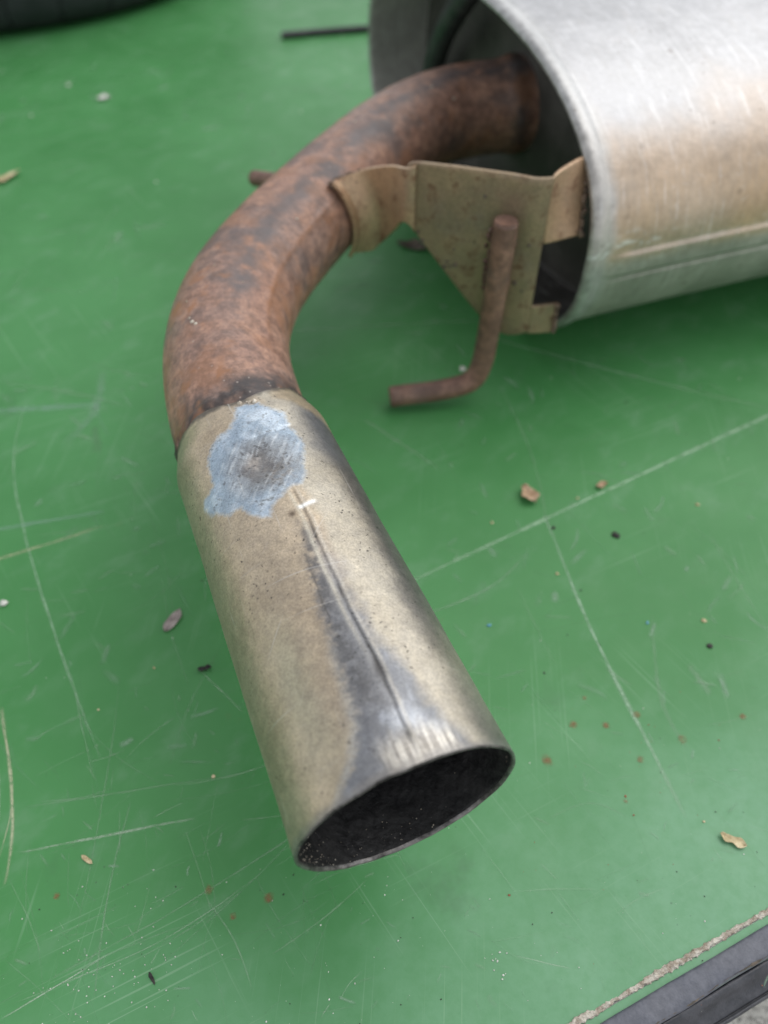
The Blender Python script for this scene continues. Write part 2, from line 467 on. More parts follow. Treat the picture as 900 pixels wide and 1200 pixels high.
# dirt packed against the trim crest
ns, nc = 700, 7
ss = np.linspace(-140, 240, ns); aa = np.linspace(0, np.pi, nc)
S2, A2 = np.meshgrid(ss, aa, indexing='ij')
w2 = np.clip(fbm(np.stack([S2 * .12, S2 * 0 + 2, S2 * 0], -1), 4, 31) + .05, -.05, 1) * 2.0
V = EB + S2[..., None] * EE + (9.4 + .5 * fbm(np.stack([S2 * .08, S2 * 0, S2 * 0], -1), 3, 8) - w2 * np.cos(A2) * 1.2)[..., None] * EO + (.75 + w2 * np.sin(A2) * .35 + .12 * fbm(np.stack([S2, A2 * 2, S2 * 0], -1), 2, 4))[..., None] * np.array([0, 0, 1.])
mesh_obj('trim_dirt', V.reshape(-1, 3), grid_faces(ns, nc), M['grime'], bed, kind='stuff')

# ------------------------------------------------------------------ exhaust: muffler body
AX = math.radians(20)
N = np.array([math.cos(AX), math.sin(AX), 0.]); D = np.array([-math.sin(AX), math.cos(AX), 0.]); Z = np.array([0, 0, 1.])
RC = 196 * N + 418 * D + 74.5 * Z            # centre of the open rim
A_, B_, NE = 153.0, 74.0, 2.5
muf = empty('exhaust_silencer', (RC[0] + 150 * N[0], RC[1] + 150 * N[1], 0),
            label='used steel exhaust silencer with a rusty bent tailpipe lying on the green bed', cat='exhaust')
muf_loc = np.array([RC[0] + 150 * N[0], RC[1] + 150 * N[1], 0])

def part(name, V, F, mat, parent=muf, **kw):
    o = mesh_obj(name, np.asarray(V) - muf_loc, F, mat, None, **kw)
    o.parent = parent
    return o

def oval(t, da=0.):
    c, s = np.cos(t), np.sin(t)
    return np.sign(c) * np.abs(c) ** (2 / NE) * (A_ + da), np.sign(s) * np.abs(s) ** (2 / NE) * (B_ + da)

# resample the oval by arc length, start at the near side
tt = np.linspace(0, 2 * np.pi, 20001)
ox, oz = oval(tt + np.pi)
al = np.r_[0, np.cumsum(np.hypot(np.diff(ox), np.diff(oz)))]
NO = 720
ti = np.interp(np.linspace(0, al[-1], NO, endpoint=False), al, tt) + np.pi
OX, OZ = oval(ti)
nx = np.sign(OX) * np.abs(OX / A_) ** (NE - 1) / A_; nz = np.sign(OZ) * np.abs(OZ / B_) ** (NE - 1) / B_
ln = np.hypot(nx, nz); nx, nz = nx / ln, nz / ln
near = OX < 0
# profile along the axis: (s, offset); outside from the far end to the rim, over the lip, down the inner wall
so = np.r_[np.linspace(390, 60, 166), np.linspace(59, 10, 80)]
profile = [(s, 0.) for s in so] + [(9.5, .15), (8.5, .6), (7, 1.25), (5, 1.75), (3, 1.9), (1.2, 1.4), (.2, .5), (0, -.6), (.2, -1.5), (.9, -2.0), (2.2, -2.3), (5, -2.4), (12, -2.4), (20, -2.4), (30, -2.4), (54, -2.4)]
pf = np.array(profile)
Sg = np.repeat(pf[:, 0, None], NO, 1); Og = np.repeat(pf[:, 1, None], NO, 1)
Xg = np.repeat(OX[None], len(pf), 0); Zg = np.repeat(OZ[None], len(pf), 0)
outer = (np.arange(len(pf)) < len(so))[:, None]
band = sstep(4.2, 3.0, Zg) * sstep(-8.2, -6.9, Zg) * (Xg < 0)
seam = band * sstep(10, 26, Sg) * outer
groove = np.exp(-((Zg + 9.2) / .8) ** 2) * (Xg < 0) * sstep(10, 26, Sg) * outer
wavy = fbm(np.stack([Sg * .018, Xg * .018, Zg * .018], -1), 3, 41)
Og = Og + seam * .85 - groove * .9 + np.where(outer, wavy * .55, 0) * sstep(8, 40, Sg)
V = RC + Sg[..., None] * N + (Xg + Og * nx)[..., None] * D + (Zg + Og * nz)[..., None] * Z
P3 = V.reshape(-1, 3)
s_, z_, x_ = Sg.ravel(), Zg.ravel(), Xg.ravel()
col = np.tile(np.array([.43, .43, .435]), (len(P3), 1))
nz1 = fbm(P3 * .022, 5, 51); nz2 = fbm(P3 * .07, 4, 52)
tan = sstep(64, 30, z_ + 14 * nz1 + 5 * nz2) * sstep(-6, 4, z_ + 3 * nz2) * (x_ < 0)
col = mixc(col, (.53, .385, .25), np.clip(tan * (.85 + .4 * nz1), 0, 1))
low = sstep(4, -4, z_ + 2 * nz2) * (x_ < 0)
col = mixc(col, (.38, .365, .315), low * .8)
edge = sstep(16, 8, s_ + 5 * nz2)
col = mixc(col, (.46, .46, .45), edge * .8)
seamhi = np.exp(-((z_ - 4.0) / 1.6) ** 2) * sstep(14, 26, s_) * (x_ < 0) * (.55 + .45 * nz2)  # painted highlight along the upper edge of the seam
col = mixc(col, (.80, .80, .78), np.clip(seamhi, 0, 1) * .4)
scuff = sstep(.15, .45, fbm(P3 * np.array([.12, .12, .3]), 4, 57)) * np.exp(-((z_ - 6) / 8) ** 2) * sstep(70, 12, s_) * (x_ < 0)
col = mixc(col, (.80, .81, .80), np.clip(scuff, 0, 1))
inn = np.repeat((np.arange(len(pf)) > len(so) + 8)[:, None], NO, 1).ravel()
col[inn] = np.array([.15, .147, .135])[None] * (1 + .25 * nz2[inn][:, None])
col[inn] = mixc(col[inn], (.030, .029, .026), sstep(8, -18, z_[inn] + 8 * nz2[inn]) * sstep(80, 30, x_[inn]) * .9)  # recess shade painted into the lower near part of the inner wall
col[inn] = mixc(col[inn], (.40, .395, .36), sstep(90, 130, x_[inn]) * .8)  # light falling on the far inner wall, painted as a paler tone
rimg = (np.abs(s_ - 1.) < 3.4) & ~inn
col[rimg] *= (.85 + .35 * fbm(P3[rimg] * .25, 3, 60))[:, None]
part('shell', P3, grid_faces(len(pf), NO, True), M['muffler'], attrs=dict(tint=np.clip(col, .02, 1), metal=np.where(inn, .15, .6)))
# end plate, recessed and slightly dished, with its rolled corner
rings = [(1.0, 41.5, -2.3), (.985, 43.5, 0), (.95, 45.0, 0), (.9, 44, 0), (.6, 42.0, 0), (.3, 41.0, 0), (.02, 40.8, 0)]
Vp = []
for k, s, _ in rings:
    Vp.append(RC + s * N + (OX[::3] * k - 2.3 * nx[::3] * (k == 1.0))[:, None] * D + (OZ[::3] * k - 2.3 * nz[::3] * (k == 1.0))[:, None] * Z)
nn = len(OX[::3])
F = [tuple(f) for f in grid_faces(len(rings), nn, True)] + [tuple(range((len(rings) - 1) * nn, len(rings) * nn))]
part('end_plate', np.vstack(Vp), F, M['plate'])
# closing plate at the hidden end
Vb = RC + 388 * N + OX[::6, None] * D + OZ[::6, None] * Z
part('rear_plate', Vb, [tuple(range(len(Vb)))], M['plate'])

# ------------------------------------------------------------------ tailpipe
TS = np.array([-56.55, 215.64, 79.]); TF = np.array([6.2, 67.6, 77.])
TL = np.linalg.norm(TF - TS); TA = (TF - TS) / TL
PC = np.array([[104, 482, 84], [83.3, 474.5, 84], [48.8, 473.8, 81], [17.7, 455.1, 80.5], [-10.3, 412.3, 79.], [-40.6, 355.6, 77], [-64.2, 297.5, 77], [-66.0, 246.0, 78], [-52.3, 205.5, 79.]])
pp = bspline(PC, 40)
pp = np.vstack([pp[:-1], TS + TA[None] * np.linspace(13, 38, 9)[:, None]])
PATH, PARC = resample(pp, 620)
for _ in range(12):
    PATH[1:-1] = (PATH[:-2] + 2 * PATH[1:-1] + PATH[2:]) / 4
NPS = 200
th = np.linspace(0, 2 * np.pi, NPS, endpoint=False)
tip_s = (PATH - TS) @ TA
T_, U_, W_ = frames(PATH)
Lg, Tg = np.meshgrid(PARC, th, indexing='ij')
dirs = np.cos(th)[None, :, None] * U_[:, None] + np.sin(th)[None, :, None] * W_[:, None]
base = PATH[:, None] + 25 * dirs
wv = fbm(base * .03, 3, 71)
disp = .35 * wv + .12 * fbm(base * .25, 3, 72)
ang = np.degrees(((Tg + np.pi) % (2 * np.pi)) - np.pi)
# shallow ridge on the inner-upper side of the bend (edge of the pressed bend)
ridge_c = -46 + 4 * np.sin(Lg * .02)
ridge = np.exp(-((ang - ridge_c) / 3.2) ** 2) * sstep(190, 225, Lg) * sstep(345, 320, Lg)
disp += .4 * ridge * (1 + .8 * fbm(base * .06, 3, 76))
collar_w = np.exp(-((Lg - (PARC[np.argmin(np.abs((PATH - RC) @ N - 37))])) / 5.0) ** 2)
disp += 1.6 * collar_w * (1 + .25 * fbm(base * .2, 2, 73))
s_tip = np.repeat(tip_s[:, None], NPS, 1) + 400 * (np.repeat(np.arange(620)[:, None], NPS, 1) < 420) * -1
bead = np.exp(-((s_tip - 17 - 3 * np.cos(Tg) - 1.5 * fbm(base * .1, 3, 74)) / 2.6) ** 2)
disp += .95 * bead * (1 + 1.2 * fbm(base * .35, 3, 75))
Vp = (base + disp[..., None] * dirs).reshape(-1, 3)
n4 = fbm(Vp * .05, 4, 80); n5 = fbm(Vp * .16, 4, 81)
sf, af, lf = s_tip.ravel(), ang.ravel(), Lg.ravel()
soot = sstep(6, 17, sf + 9 * n4 + 9 * n5) * .9 * sstep(-.45, .25, n5 + .2)
soot = np.maximum(soot, .75 * collar_w.ravel())
orange = np.clip(ridge.ravel() * .45 * sstep(-.3, .3, n5 + .2) + .75 * sstep(.12, .4, n5) * sstep(250, 300, lf) * sstep(-30, 0, -np.abs(af - 25) + 25) + .45 * sstep(.05, .4, fbm(Vp * .09 + 40, 4, 83)), 0, 1)
grey = np.clip(np.exp(-((af + 18 + 14 * n4) / 13) ** 2) * .8 * sstep(-.4, .1, n5 + .1) + .5 * sstep(.1, .4, n4), 0, .85) * sstep(330, 300, lf)
tail = part('tailpipe', Vp, grid_faces(620, NPS, True), M['rust'], attrs=dict(soot=soot, orange=orange, grey=grey))
wb = PATH  # alias for later placement

# ------------------------------------------------------------------ tip sleeve
TU = Z - TA[2] * TA; TU /= np.linalg.norm(TU)
TW = np.cross(TA, TU)                          # positive = viewer's left
NS, NT_ = 560, 480
sv = np.linspace(0, 1, NS)
S0 = lambda a: np.interp(a, [-180, -90, -44, -22, 0, 10, 26, 40, 60, 90, 180], [15, 15, 17, 21, 25, 24.5, 22, 20.5, 20.5, 19, 15])
tdeg = np.linspace(-180, 180, NT_, endpoint=False)
s0 = S0(tdeg)
Sg = s0[None] + sv[:, None] * (TL - s0[None])
Ag = np.repeat(tdeg[None], NS, 0)
def tip_r(S, A):
    e = S - S0(A)
    r = 25.6 + 2.8 * sstep(-1, 13, e) + 2.2 * np.clip((S - 36) / (TL - 36), 0, 1)
    return r
Rg = tip_r(Sg, Ag)
arc = np.radians(Ag) * 29.0                    # arc length across, mm
q3 = np.stack([np.cos(np.radians(Ag)) * 29, np.sin(np.radians(Ag)) * 29, Sg], -1)
# plug-weld dent
dd = np.hypot(Sg - 56.5, arc - 3.3)
ddn = dd * (1 + .18 * fbm(q3 * .11, 3, 90))
Rg = Rg - 1.7 * np.exp(-(ddn / 6.0) ** 2) - .55 * np.exp(-(ddn / 14) ** 2) + .2 * np.exp(-((ddn - 11) / 3.5) ** 2)
Rg += .45 * fbm(q3 * .45, 3, 91) * np.exp(-(ddn / 7.5) ** 2)
# wrinkles above the dent
Rg -= .55 * np.exp(-((Sg - (44.5 + .18 * (arc + 4) + .8 * fbm(q3 * .2, 2, 96))) / .8) ** 2) * sstep(-13, -8, arc) * sstep(5, 1, arc)
# crease of the long seam
cl = np.interp(Sg, [66, 71, 82.7, 100.5, 118, 130, 139, 151, 158], [-1.2, -2.1, -2.5, -1.8, -2.2, -2.5, -2.3, -2.2, -2.0]) + .35 * fbm(np.stack([Sg * .12, Sg * 0, Sg * 0], -1), 3, 92)
cm = sstep(66, 74, Sg) * sstep(161, 154, Sg)
cw = np.exp(-((arc - cl) / .36) ** 2) * cm
Rg -= .22 * cw
Rg -= .08 * np.exp(-((arc - cl) / 7.5) ** 2) * cm
Rg += .05 * np.exp(-((arc - cl - 2.2) / .9) ** 2) * cm
# gentle hammering / ovalling
Rg += .35 * fbm(q3 * .035, 3, 93)
Rg += .06 * fbm(q3 * .5, 3, 94)
lipn = fbm(np.stack([np.cos(np.radians(Ag)) * 4, np.sin(np.radians(Ag)) * 4, Ag * 0], -1), 3, 95)
Sg = Sg + sstep(TL - 20, TL, Sg) * lipn * .35
def tip_pt(S, A, R):
    a = np.radians(A)
    return TS + S[..., None] * TA + (R * np.cos(a))[..., None] * TU + (R * np.sin(a))[..., None] * TW
Vo = tip_pt(Sg, Ag, Rg)
P3 = Vo.reshape(-1, 3); S1 = Sg.ravel(); A1 = Ag.ravel(); C1 = arc.ravel()
Q1 = q3.reshape(-1, 3)
f1 = fbm(Q1 * .06, 5, 100); f2 = fbm(Q1 * .25, 4, 101); f3 = fbm(Q1 * .9, 3, 102)
S1n = S1 + 5 * f1 + 2 * f2; C1n = C1 + 3.2 * f1 + 1.2 * f2
col = np.tile(np.array([.475, .395, .295]), (len(P3), 1))
metal = np.full(len(P3), .62); rough = np.full(len(P3), .42); clean = np.zeros(len(P3))
# warmer / greener blotches on the left flank
col = mixc(col, (.34, .345, .25), np.exp(-((C1n - 17) / 7) ** 2) * np.exp(-((S1n - 130) / 22) ** 2) * .7)
col = mixc(col, (.47, .385, .285), np.exp(-((C1n - 9) / 7) ** 2) * sstep(85, 110, S1n) * sstep(150, 135, S1n) * .7)
col = mixc(col, (.36, .315, .24), sstep(24, 34, C1n) * .65)
# right of the crease: greyer
rt = sstep(-3, -7, C1n)
col = mixc(col, (.46, .42, .345), rt)
rgt = sstep(-9, -14, C1n) * sstep(112, 128, S1n - .4 * (C1n + 12))
col = mixc(col, (.52, .475, .395), rgt * .8)
# dark smoked flank to the right
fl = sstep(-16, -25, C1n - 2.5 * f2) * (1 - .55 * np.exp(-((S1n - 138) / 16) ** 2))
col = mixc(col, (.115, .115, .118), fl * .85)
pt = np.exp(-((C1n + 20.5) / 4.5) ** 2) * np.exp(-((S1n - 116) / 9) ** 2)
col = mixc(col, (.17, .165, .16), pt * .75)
bl = np.exp(-((C1n + 25 - .1 * (S1n - 40)) / 9) ** 2) * sstep(25, 32, S1n) * sstep(66, 48, S1n)
col = mixc(col, (.20, .21, .225), bl * .9)
tn = sstep(-8, -13, C1n) * sstep(31, 27, S1n + .25 * (C1 + 12))
col = mixc(col, (.46, .385, .275), tn)
# blue-grey burnish along the seam, widening to the mouth
lb = np.interp(S1, [70, 92, 110, 123, 135, 146, 155, 161], [-1, 2.0, 3.9, 5.1, 6.2, 7.7, 12.4, 19.0])
rb = np.interp(S1, [70, 99, 125, 139, 152, 160], [-3.0, -5.0, -6.3, -9.6, -12.8, -16.5])
zb = sstep(-2.0, 2.6, lb - C1n + 1.6 * f3 + 1.5 * f2) * sstep(-3, 3, C1n - rb + 1.2 * f2) * sstep(78, 116, S1n)
col = mixc(col, (.205, .220, .248), zb * .92)
metal = metal - .06 * zb; rough = rough + .04 * zb
lbe = np.exp(-((C1n - lb) / 1.6) ** 2) * sstep(112, 130, S1)
col = mixc(col, (.50, .51, .49), lbe * .35)
bw = zb * sstep(.1, .5, fbm(Q1 * np.array([.2, .2, .08]), 4, 104)) * sstep(125, 140, S1n)
col = mixc(col, (.46, .49, .54), bw * .8)
# dark smudge left of the crease
sm = np.exp(-((C1n - lb * .35 - .5) / (2.2 + .04 * np.clip(S1 - 95, 0, 60))) ** 2) * sstep(80, 90, S1n) * sstep(158, 138, S1n) * sstep(-.35, .25, f2 + .5 * f3 + .1)
col = mixc(col, (.105, .105, .11), np.clip(sm, 0, 1) * .8)
# brushed bright patch at the mouth
wz = sstep(149.5, 157, S1 + 2.5 * fbm(np.stack([C1 * 1.1, C1 * 0, S1 * .08], -1), 3, 105)) * sstep(-14.5, -11, C1n) * sstep(7, 3, C1n)
wzm = wz * (.35 + .65 * sstep(-.25, .2, fbm(np.stack([C1 * 1.6, C1 * 0, S1 * .12], -1), 3, 106)))
col = mixc(col, (.66, .63, .57), wzm * .9)
col = mixc(col, (.20, .165, .12), np.clip(wz - wzm, 0, 1) * .7)
metal += .1 * wz
# blue weld-heat patch with an irregular outline
poly = np.array([(27.0, 3.9), (28.8, -4.5), (34, -7), (36.2, -10.8), (44, -10.6), (48.4, -12.2), (52.8, -12.6), (60.3, -9.2), (65.4, -8.6), (69.5, -5.6), (69.9, -2), (72.3, 1.5), (74.3, 5), (78.5, 7.3), (77.1, 10.1), (74.1, 12.2), (69.4, 14.7), (69.2, 18.3), (62.6, 25.8), (57.6, 28.6), (54.9, 26.4), (54.1, 20.9), (49.2, 20.7), (43.9, 19.6), (40.8, 17.2), (38, 13.5), (37.7, 9.0), (34.1, 5.9)])
sel = np.where((S1 > 20) & (S1 < 90) & (np.abs(C1) < 40))[0]
ps = S1[sel] + .9 * f3[sel] + .8 * f2[sel]; pc = C1[sel] + .9 * fbm(Q1[sel] * .9 + 9, 3, 107) + .6 * f2[sel]
dmin = np.full(len(sel), 1e9); ins = np.zeros(len(sel), bool)
for i in range(len(poly)):
    (x1, y1), (x2, y2) = poly[i], poly[(i + 1) % len(poly)]
    ex, ey = x2 - x1, y2 - y1
    t = np.clip(((ps - x1) * ex + (pc - y1) * ey) / (ex * ex + ey * ey), 0, 1)
    dmin = np.minimum(dmin, np.hypot(ps - x1 - t * ex, pc - y1 - t * ey))
    cr = (y1 > pc) != (y2 > pc)
    ins ^= cr & (ps < ex * (pc - y1) / (ey if ey else 1e-9) + x1)
sdf = np.where(ins, dmin, -dmin)
pm = np.zeros(len(P3)); pm[sel] = sstep(-.7, 1.5, sdf + .5 * f3[sel])
ring = np.zeros(len(P3)); ring[sel] = np.exp(-((sdf - .2) / .5) ** 2)
d1 = ddn.ravel()
pcol = mixc(np.tile(np.array([.34, .43, .53]), (len(P3), 1)), (.52, .59, .66), np.clip(sstep(-.2, .45, f2 + .5 * f1), 0, 1) * .75)
pcol = mixc(pcol, (.36, .40, .44), np.exp(-((d1 - 9) / 4.5) ** 2) * .55 * sstep(-.4, .3, f2 + .15))
pcol = mixc(pcol, (.25, .26, .27), sstep(15, 7, d1 + 5 * f2) * .7)
pcol = mixc(pcol, (.155, .145, .14), sstep(8.5, 4.0, d1 + 3.5 * f2) * .85)
pcol = mixc(pcol, (.42, .38, .34), np.exp(-(np.hypot(S1 - 54.8, C1 - 5.6) / 2.6) ** 2) * .7)
pcol = mixc(pcol, (.33, .30, .27), np.exp(-(np.hypot(S1 - 63, C1 + .5) / 5.) ** 2) * .7 * sstep(-.2, .2, f3))
pcol = mixc(pcol, (.05, .05, .05), sstep(.28, .45, f3) * sstep(11, 6, d1) * .8)
bru = fbm(np.stack([(S1 * .8 + C1 * .6) * .14, (C1 * .8 - S1 * .6) * 1.5, S1 * 0], -1), 4, 133)
pcol = mixc(pcol, (.20, .205, .21), sstep(.12, .4, bru) * sstep(20, 8, d1) * .6)
pcol = mixc(pcol, (.70, .74, .77), sstep(.2, .5, -bru) * sstep(22, 10, d1) * .45)
pcol = mixc(pcol, (.10, .10, .10), sstep(.33, .5, f3 + .3 * f2) * .6)
col = col * (1 - pm[:, None]) + pcol * pm[:, None]
col = mixc(col, (.60, .66, .70), ring * .2)
metal = metal * (1 - pm) + .35 * pm; rough = rough * (1 - pm) + .47 * pm; clean = np.maximum(clean, pm * .7)
# crease line, dark with pale flanks
cwf = cw.ravel()
col = mixc(col, (.60, .57, .47), np.exp(-((C1 - cl.ravel() - 1.4) / .6) ** 2) * cm.ravel() * .5 * sstep(140, 110, S1))
col = mixc(col, (.60, .57, .50), np.exp(-((C1 - cl.ravel() + 1.3) / .5) ** 2) * cm.ravel() * .4)
dk = cwf * np.clip(.5 + .8 * fbm(np.stack([S1 * .2, S1 * 0, S1 * 0], -1), 2, 110) + .5 * np.exp(-((S1 - 137) / 7) ** 2), .15, 1)
dk = np.maximum(dk, np.exp(-((C1 - cl.ravel()) / (.5 + .9 * np.exp(-((S1 - 136) / 3) ** 2))) ** 2) * np.exp(-((S1 - 134) / 7) ** 2))
dk = np.maximum(dk, .85 * np.exp(-((C1 - cl.ravel()) / 1.2) ** 2 - ((S1 - 153.5) / 2.2) ** 2))
col = mixc(col, (.045, .042, .04), np.clip(dk, 0, 1) * .9)
l2 = np.exp(-((C1 - lb * .55 - 1.2 - .7 * f2) / .28) ** 2) * sstep(92, 98, S1) * sstep(124, 114, S1)
col = mixc(col, (.10, .095, .09), l2 * .7)
# white wipe across the top of the crease
ww = np.exp(-((S1 - 78.8 - .25 * C1) / .75) ** 2) * sstep(-8, -5.5, C1 + f3) * sstep(-.5, -2, C1 + f3)
col = mixc(col, (.86, .88, .87), ww * .9)
ds = np.exp(-(np.hypot(S1 - 80, C1 - 1.2) / 1.2) ** 2)
col = mixc(col, (.08, .055, .04), ds * .9)
# soot bleeding over the start of the sleeve
es = S1 - S0(A1)
st = sstep(3.2, .2, es + 2.2 * f2) * sstep(-.5, .2, f1 + .2)
col = mixc(col, (.05, .048, .046), st * .8)
# lip wear
lw = sstep(TL - 2.6, TL - .3, S1 + 1.0 * f2)
col = mixc(col, (.26, .25, .24), lw * .7)
col *= (1 + .16 * f2 + .22 * f1)[:, None]
tip = part('tip_sleeve', P3, grid_faces(NS, NT_, True, flip=True), M['tip'], attrs=dict(tint=np.clip(col, .015, .95), metal=np.clip(metal, 0, 1), rough=np.clip(rough, .2, .9), clean=np.clip(clean, 0, 1)))
# rolled lip and sooty bore
la = tdeg
Ro = Rg[-1]; So = Sg[-1]
lipprof = [(0, 0), (.3, -.1), (.45, -.35), (.42, -.65), (.15, -.9), (-.6, -1.0)]
Vl = np.stack([tip_pt(So + a, la, Ro + b) for a, b in lipprof], 0)
part('lip', Vl.reshape(-1, 3), grid_faces(len(lipprof), NT_, True, flip=True), M['lip'], tip)
bs_ = np.r_[np.linspace(-.6, -45, 80), -72, -118]
Sb = So[None] + bs_[:, None]
Rb = np.maximum(tip_r(np.clip(Sb, 36, TL), np.repeat(la[None], len(bs_), 0)) - 1.0, 10)
Rb[0] = Ro - 1.0
Rb[-2] = 25.0; Rb[-1] = 21.0
qb = np.stack([np.cos(np.radians(la))[None] * 29 + 0 * Sb, np.sin(np.radians(la))[None] * 29 + 0 * Sb, Sb], -1)
Rb[1:-2] += (.25 * fbm(qb * .6, 3, 120))[1:-2]
Vb = tip_pt(Sb, np.repeat(la[None], len(bs_), 0), Rb)
nb = len(bs_)
F = [tuple(f) for f in grid_faces(nb, NT_, True, flip=True)] + [tuple(range((nb - 1) * NT_, nb * NT_))]
part('bore', Vb.reshape(-1, 3), F, M['inner'], tip)

# weld spatter lumps near the sleeve start, crumbs in the mouth
def lump(c, r, seed, flat=.7, n=(8, 6)):
    u = np.linspace(0, 2 * np.pi, n[0], endpoint=False); v = np.linspace(0, np.pi, n[1])
    P = np.stack([np.sin(v)[:, None] * np.cos(u), np.sin(v)[:, None] * np.sin(u), np.repeat(np.cos(v)[:, None], n[0], 1)], -1).reshape(-1, 3)
    k = 1 + .35 * vnoise(P * 1.7 + seed * 3.7, seed)
    h_ = random.Random(seed); st_ = h_.uniform(.55, 1.); an_ = h_.uniform(0, 6.28); ca, sa = math.cos(an_), math.sin(an_)
    P = P * k[:, None] * r * np.array([1, st_, flat])
    P = P @ np.array([[ca, sa, 0], [-sa, ca, 0], [0, 0, 1.]])
    return P + c, grid_faces(n[1], n[0], True)
def lumps(items):
    Vs, Fs, o = [], [], 0
    for it in items:
        v, f = lump(*it); Vs.append(v); Fs.append(f + o); o += len(v)
    return np.vstack(Vs), np.vstack(Fs)
def tp(s, a, dr=0.):
    s = np.array(float(s)); a = np.array(float(a))
    return tip_pt(s, a, tip_r(s, a) + dr)
for i, (s, a, r) in enumerate([(26.6, 3.5, 1.15), (27.6, -3.5, .95), (27.9, -6.5, 1.15), (26.9, -1.5, .6)]):
    v, f = lump(tp(s, a, .1), r, 30 + i, .9, (12, 9)); part('spatter', v, f, M['spatter'], tip)
it = []
for i in range(150):
    a = rng.choice([rng.normal(112, 13), rng.uniform(95, 200), rng.uniform(-180, 180)], p=[.5, .3, .2]); d = abs(rng.normal(0, 5)) + .4
    s = np.array(TL - d); it.append((tip_pt(s, np.array(float(a)), np.array(29.0)), rng.uniform(.06, .24), int(i), .6, (6, 5)))
V, F = lumps(it); part('crumbs', V, F, M['spatter'], tip, kind='stuff')
it = []
for (l, a, r) in [(325, 22, .9), (327, 19, .7), (322, 25, .5), (238, -35, .5), (290, 10, .45), (300, -20, .4), (310, 30, .5), (150, 2, .6), (90, -20, .8), (80, -45, .9)]:
    i = np.argmin(np.abs(PARC - l)); a = math.radians(a)
    it.append((PATH[i] + 25.1 * (math.cos(a) * U_[i] + math.sin(a) * W_[i]), r, int(l), .8, (8, 6)))
V, F = lumps(it); part('pipe_spatter', V, F, M['spatter'], tail, kind='stuff')

# ------------------------------------------------------------------ bracket
brk = empty('bracket'); brk.parent = muf
pa, pb, pc_ = np.array([10, 335.]), np.array([69.5, 316.3]), np.array([89.0, 324.])
prof2 = np.vstack([np.linspace(pa, pb + (pa - pb) * .13, 40)] + [
    [(1 - t) ** 2 * (pb + (pa - pb) * .13) + 2 * t * (1 - t) * pb + t * t * (pb + (pc_ - pb) * .3) for t in np.linspace(.05, .95, 14)]] + [np.linspace(pb + (pc_ - pb) * .3, pc_, 16)])
def sheet(cols_xy, ztop, zbot, thick=2.2, nzr=24, lean=0.):
    """closed sheet: columns along a plan curve, each from zbot to ztop; thickness towards +normal (away from viewer)"""
    P = np.asarray(cols_xy); T = np.gradient(P, axis=0); T /= np.linalg.norm(T, axis=1)[:, None]
    nrm = np.stack([-T[:, 1], T[:, 0]], 1)
    w = np.linspace(0, 1, nzr)
    nc = len(P)
    zz = zbot[:, None] + (ztop - zbot)[:, None] * w[None]
    rnd = np.minimum(.6, thick * .3)
    front = np.concatenate([np.repeat(P[:, None], nzr, 1), zz[..., None]], -1)
    back = np.concatenate([np.repeat((P + nrm * thick)[:, None], nzr, 1), zz[..., None]], -1)
    lean_ = np.zeros((nc, nzr, 3)); lean_[..., 1] = lean * np.linspace(0, 1, nc)[:, None] ** .6 * (zz - 90) if lean else 0
    front = front + lean_; back = back + lean_
    wv = fbm(front * .05, 3, 130)[..., None] * .35
    front = front + wv * np.concatenate([nrm, np.zeros((nc, 1))], 1)[:, None]
    loop = np.concatenate([front, back[:, ::-1]], 1)            # nc x 2nzr
    V = loop.reshape(-1, 3); m = 2 * nzr
    F = [tuple(f) for f in grid_faces(nc, m, True)]
    F += [tuple(range(m))[::-1], tuple(range((nc - 1) * m, nc * m))]
    return V, F
def mark_sharp(o, deg=40, bevel=.5):
    b = o.modifiers.new('bevel', 'BEVEL'); b.width = bevel * MM; b.segments = 2; b.limit_method = 'ANGLE'; b.angle_limit = math.radians(deg)
    return o
xs = prof2[:, 0]
zt = np.interp(xs, [9, 12, 16, 33, 55, 64, 70, 84, 93], [113.5, 116, 116.6, 117.2, 117.4, 117.0, 117.3, 118.6, 118.8])
zb_ = np.interp(xs, [9, 12, 22, 40, 50, 55, 58, 61, 64, 69, 72], [89, 86.5, 74, 52.5, 41.5, 37.6, 36.2, 35.6, 35.8, 37, 38])
i1 = np.searchsorted(xs, 73.0)
V, F = sheet(prof2[:i1], zt[:i1], zb_[:i1])
mark_sharp(part('plate', V, F, M['bracket_plate'], brk))
xr = prof2[i1 - 1:]
V, F = sheet(xr + np.array([0, .15]), zt[i1 - 1:], np.linspace(86.5, 87.5, len(xr)), 1.9, lean=.38)
mark_sharp(part('upper_tab', V, F, M['bracket'], brk))
V, F = sheet(xr[:-2] + np.array([0, .15]), np.linspace(53, 51, len(xr) - 2), np.linspace(37.0, 33.5, len(xr) - 2), 1.9)
mark_sharp(part('lower_tab', V, F, M['bracket_plate'], brk))
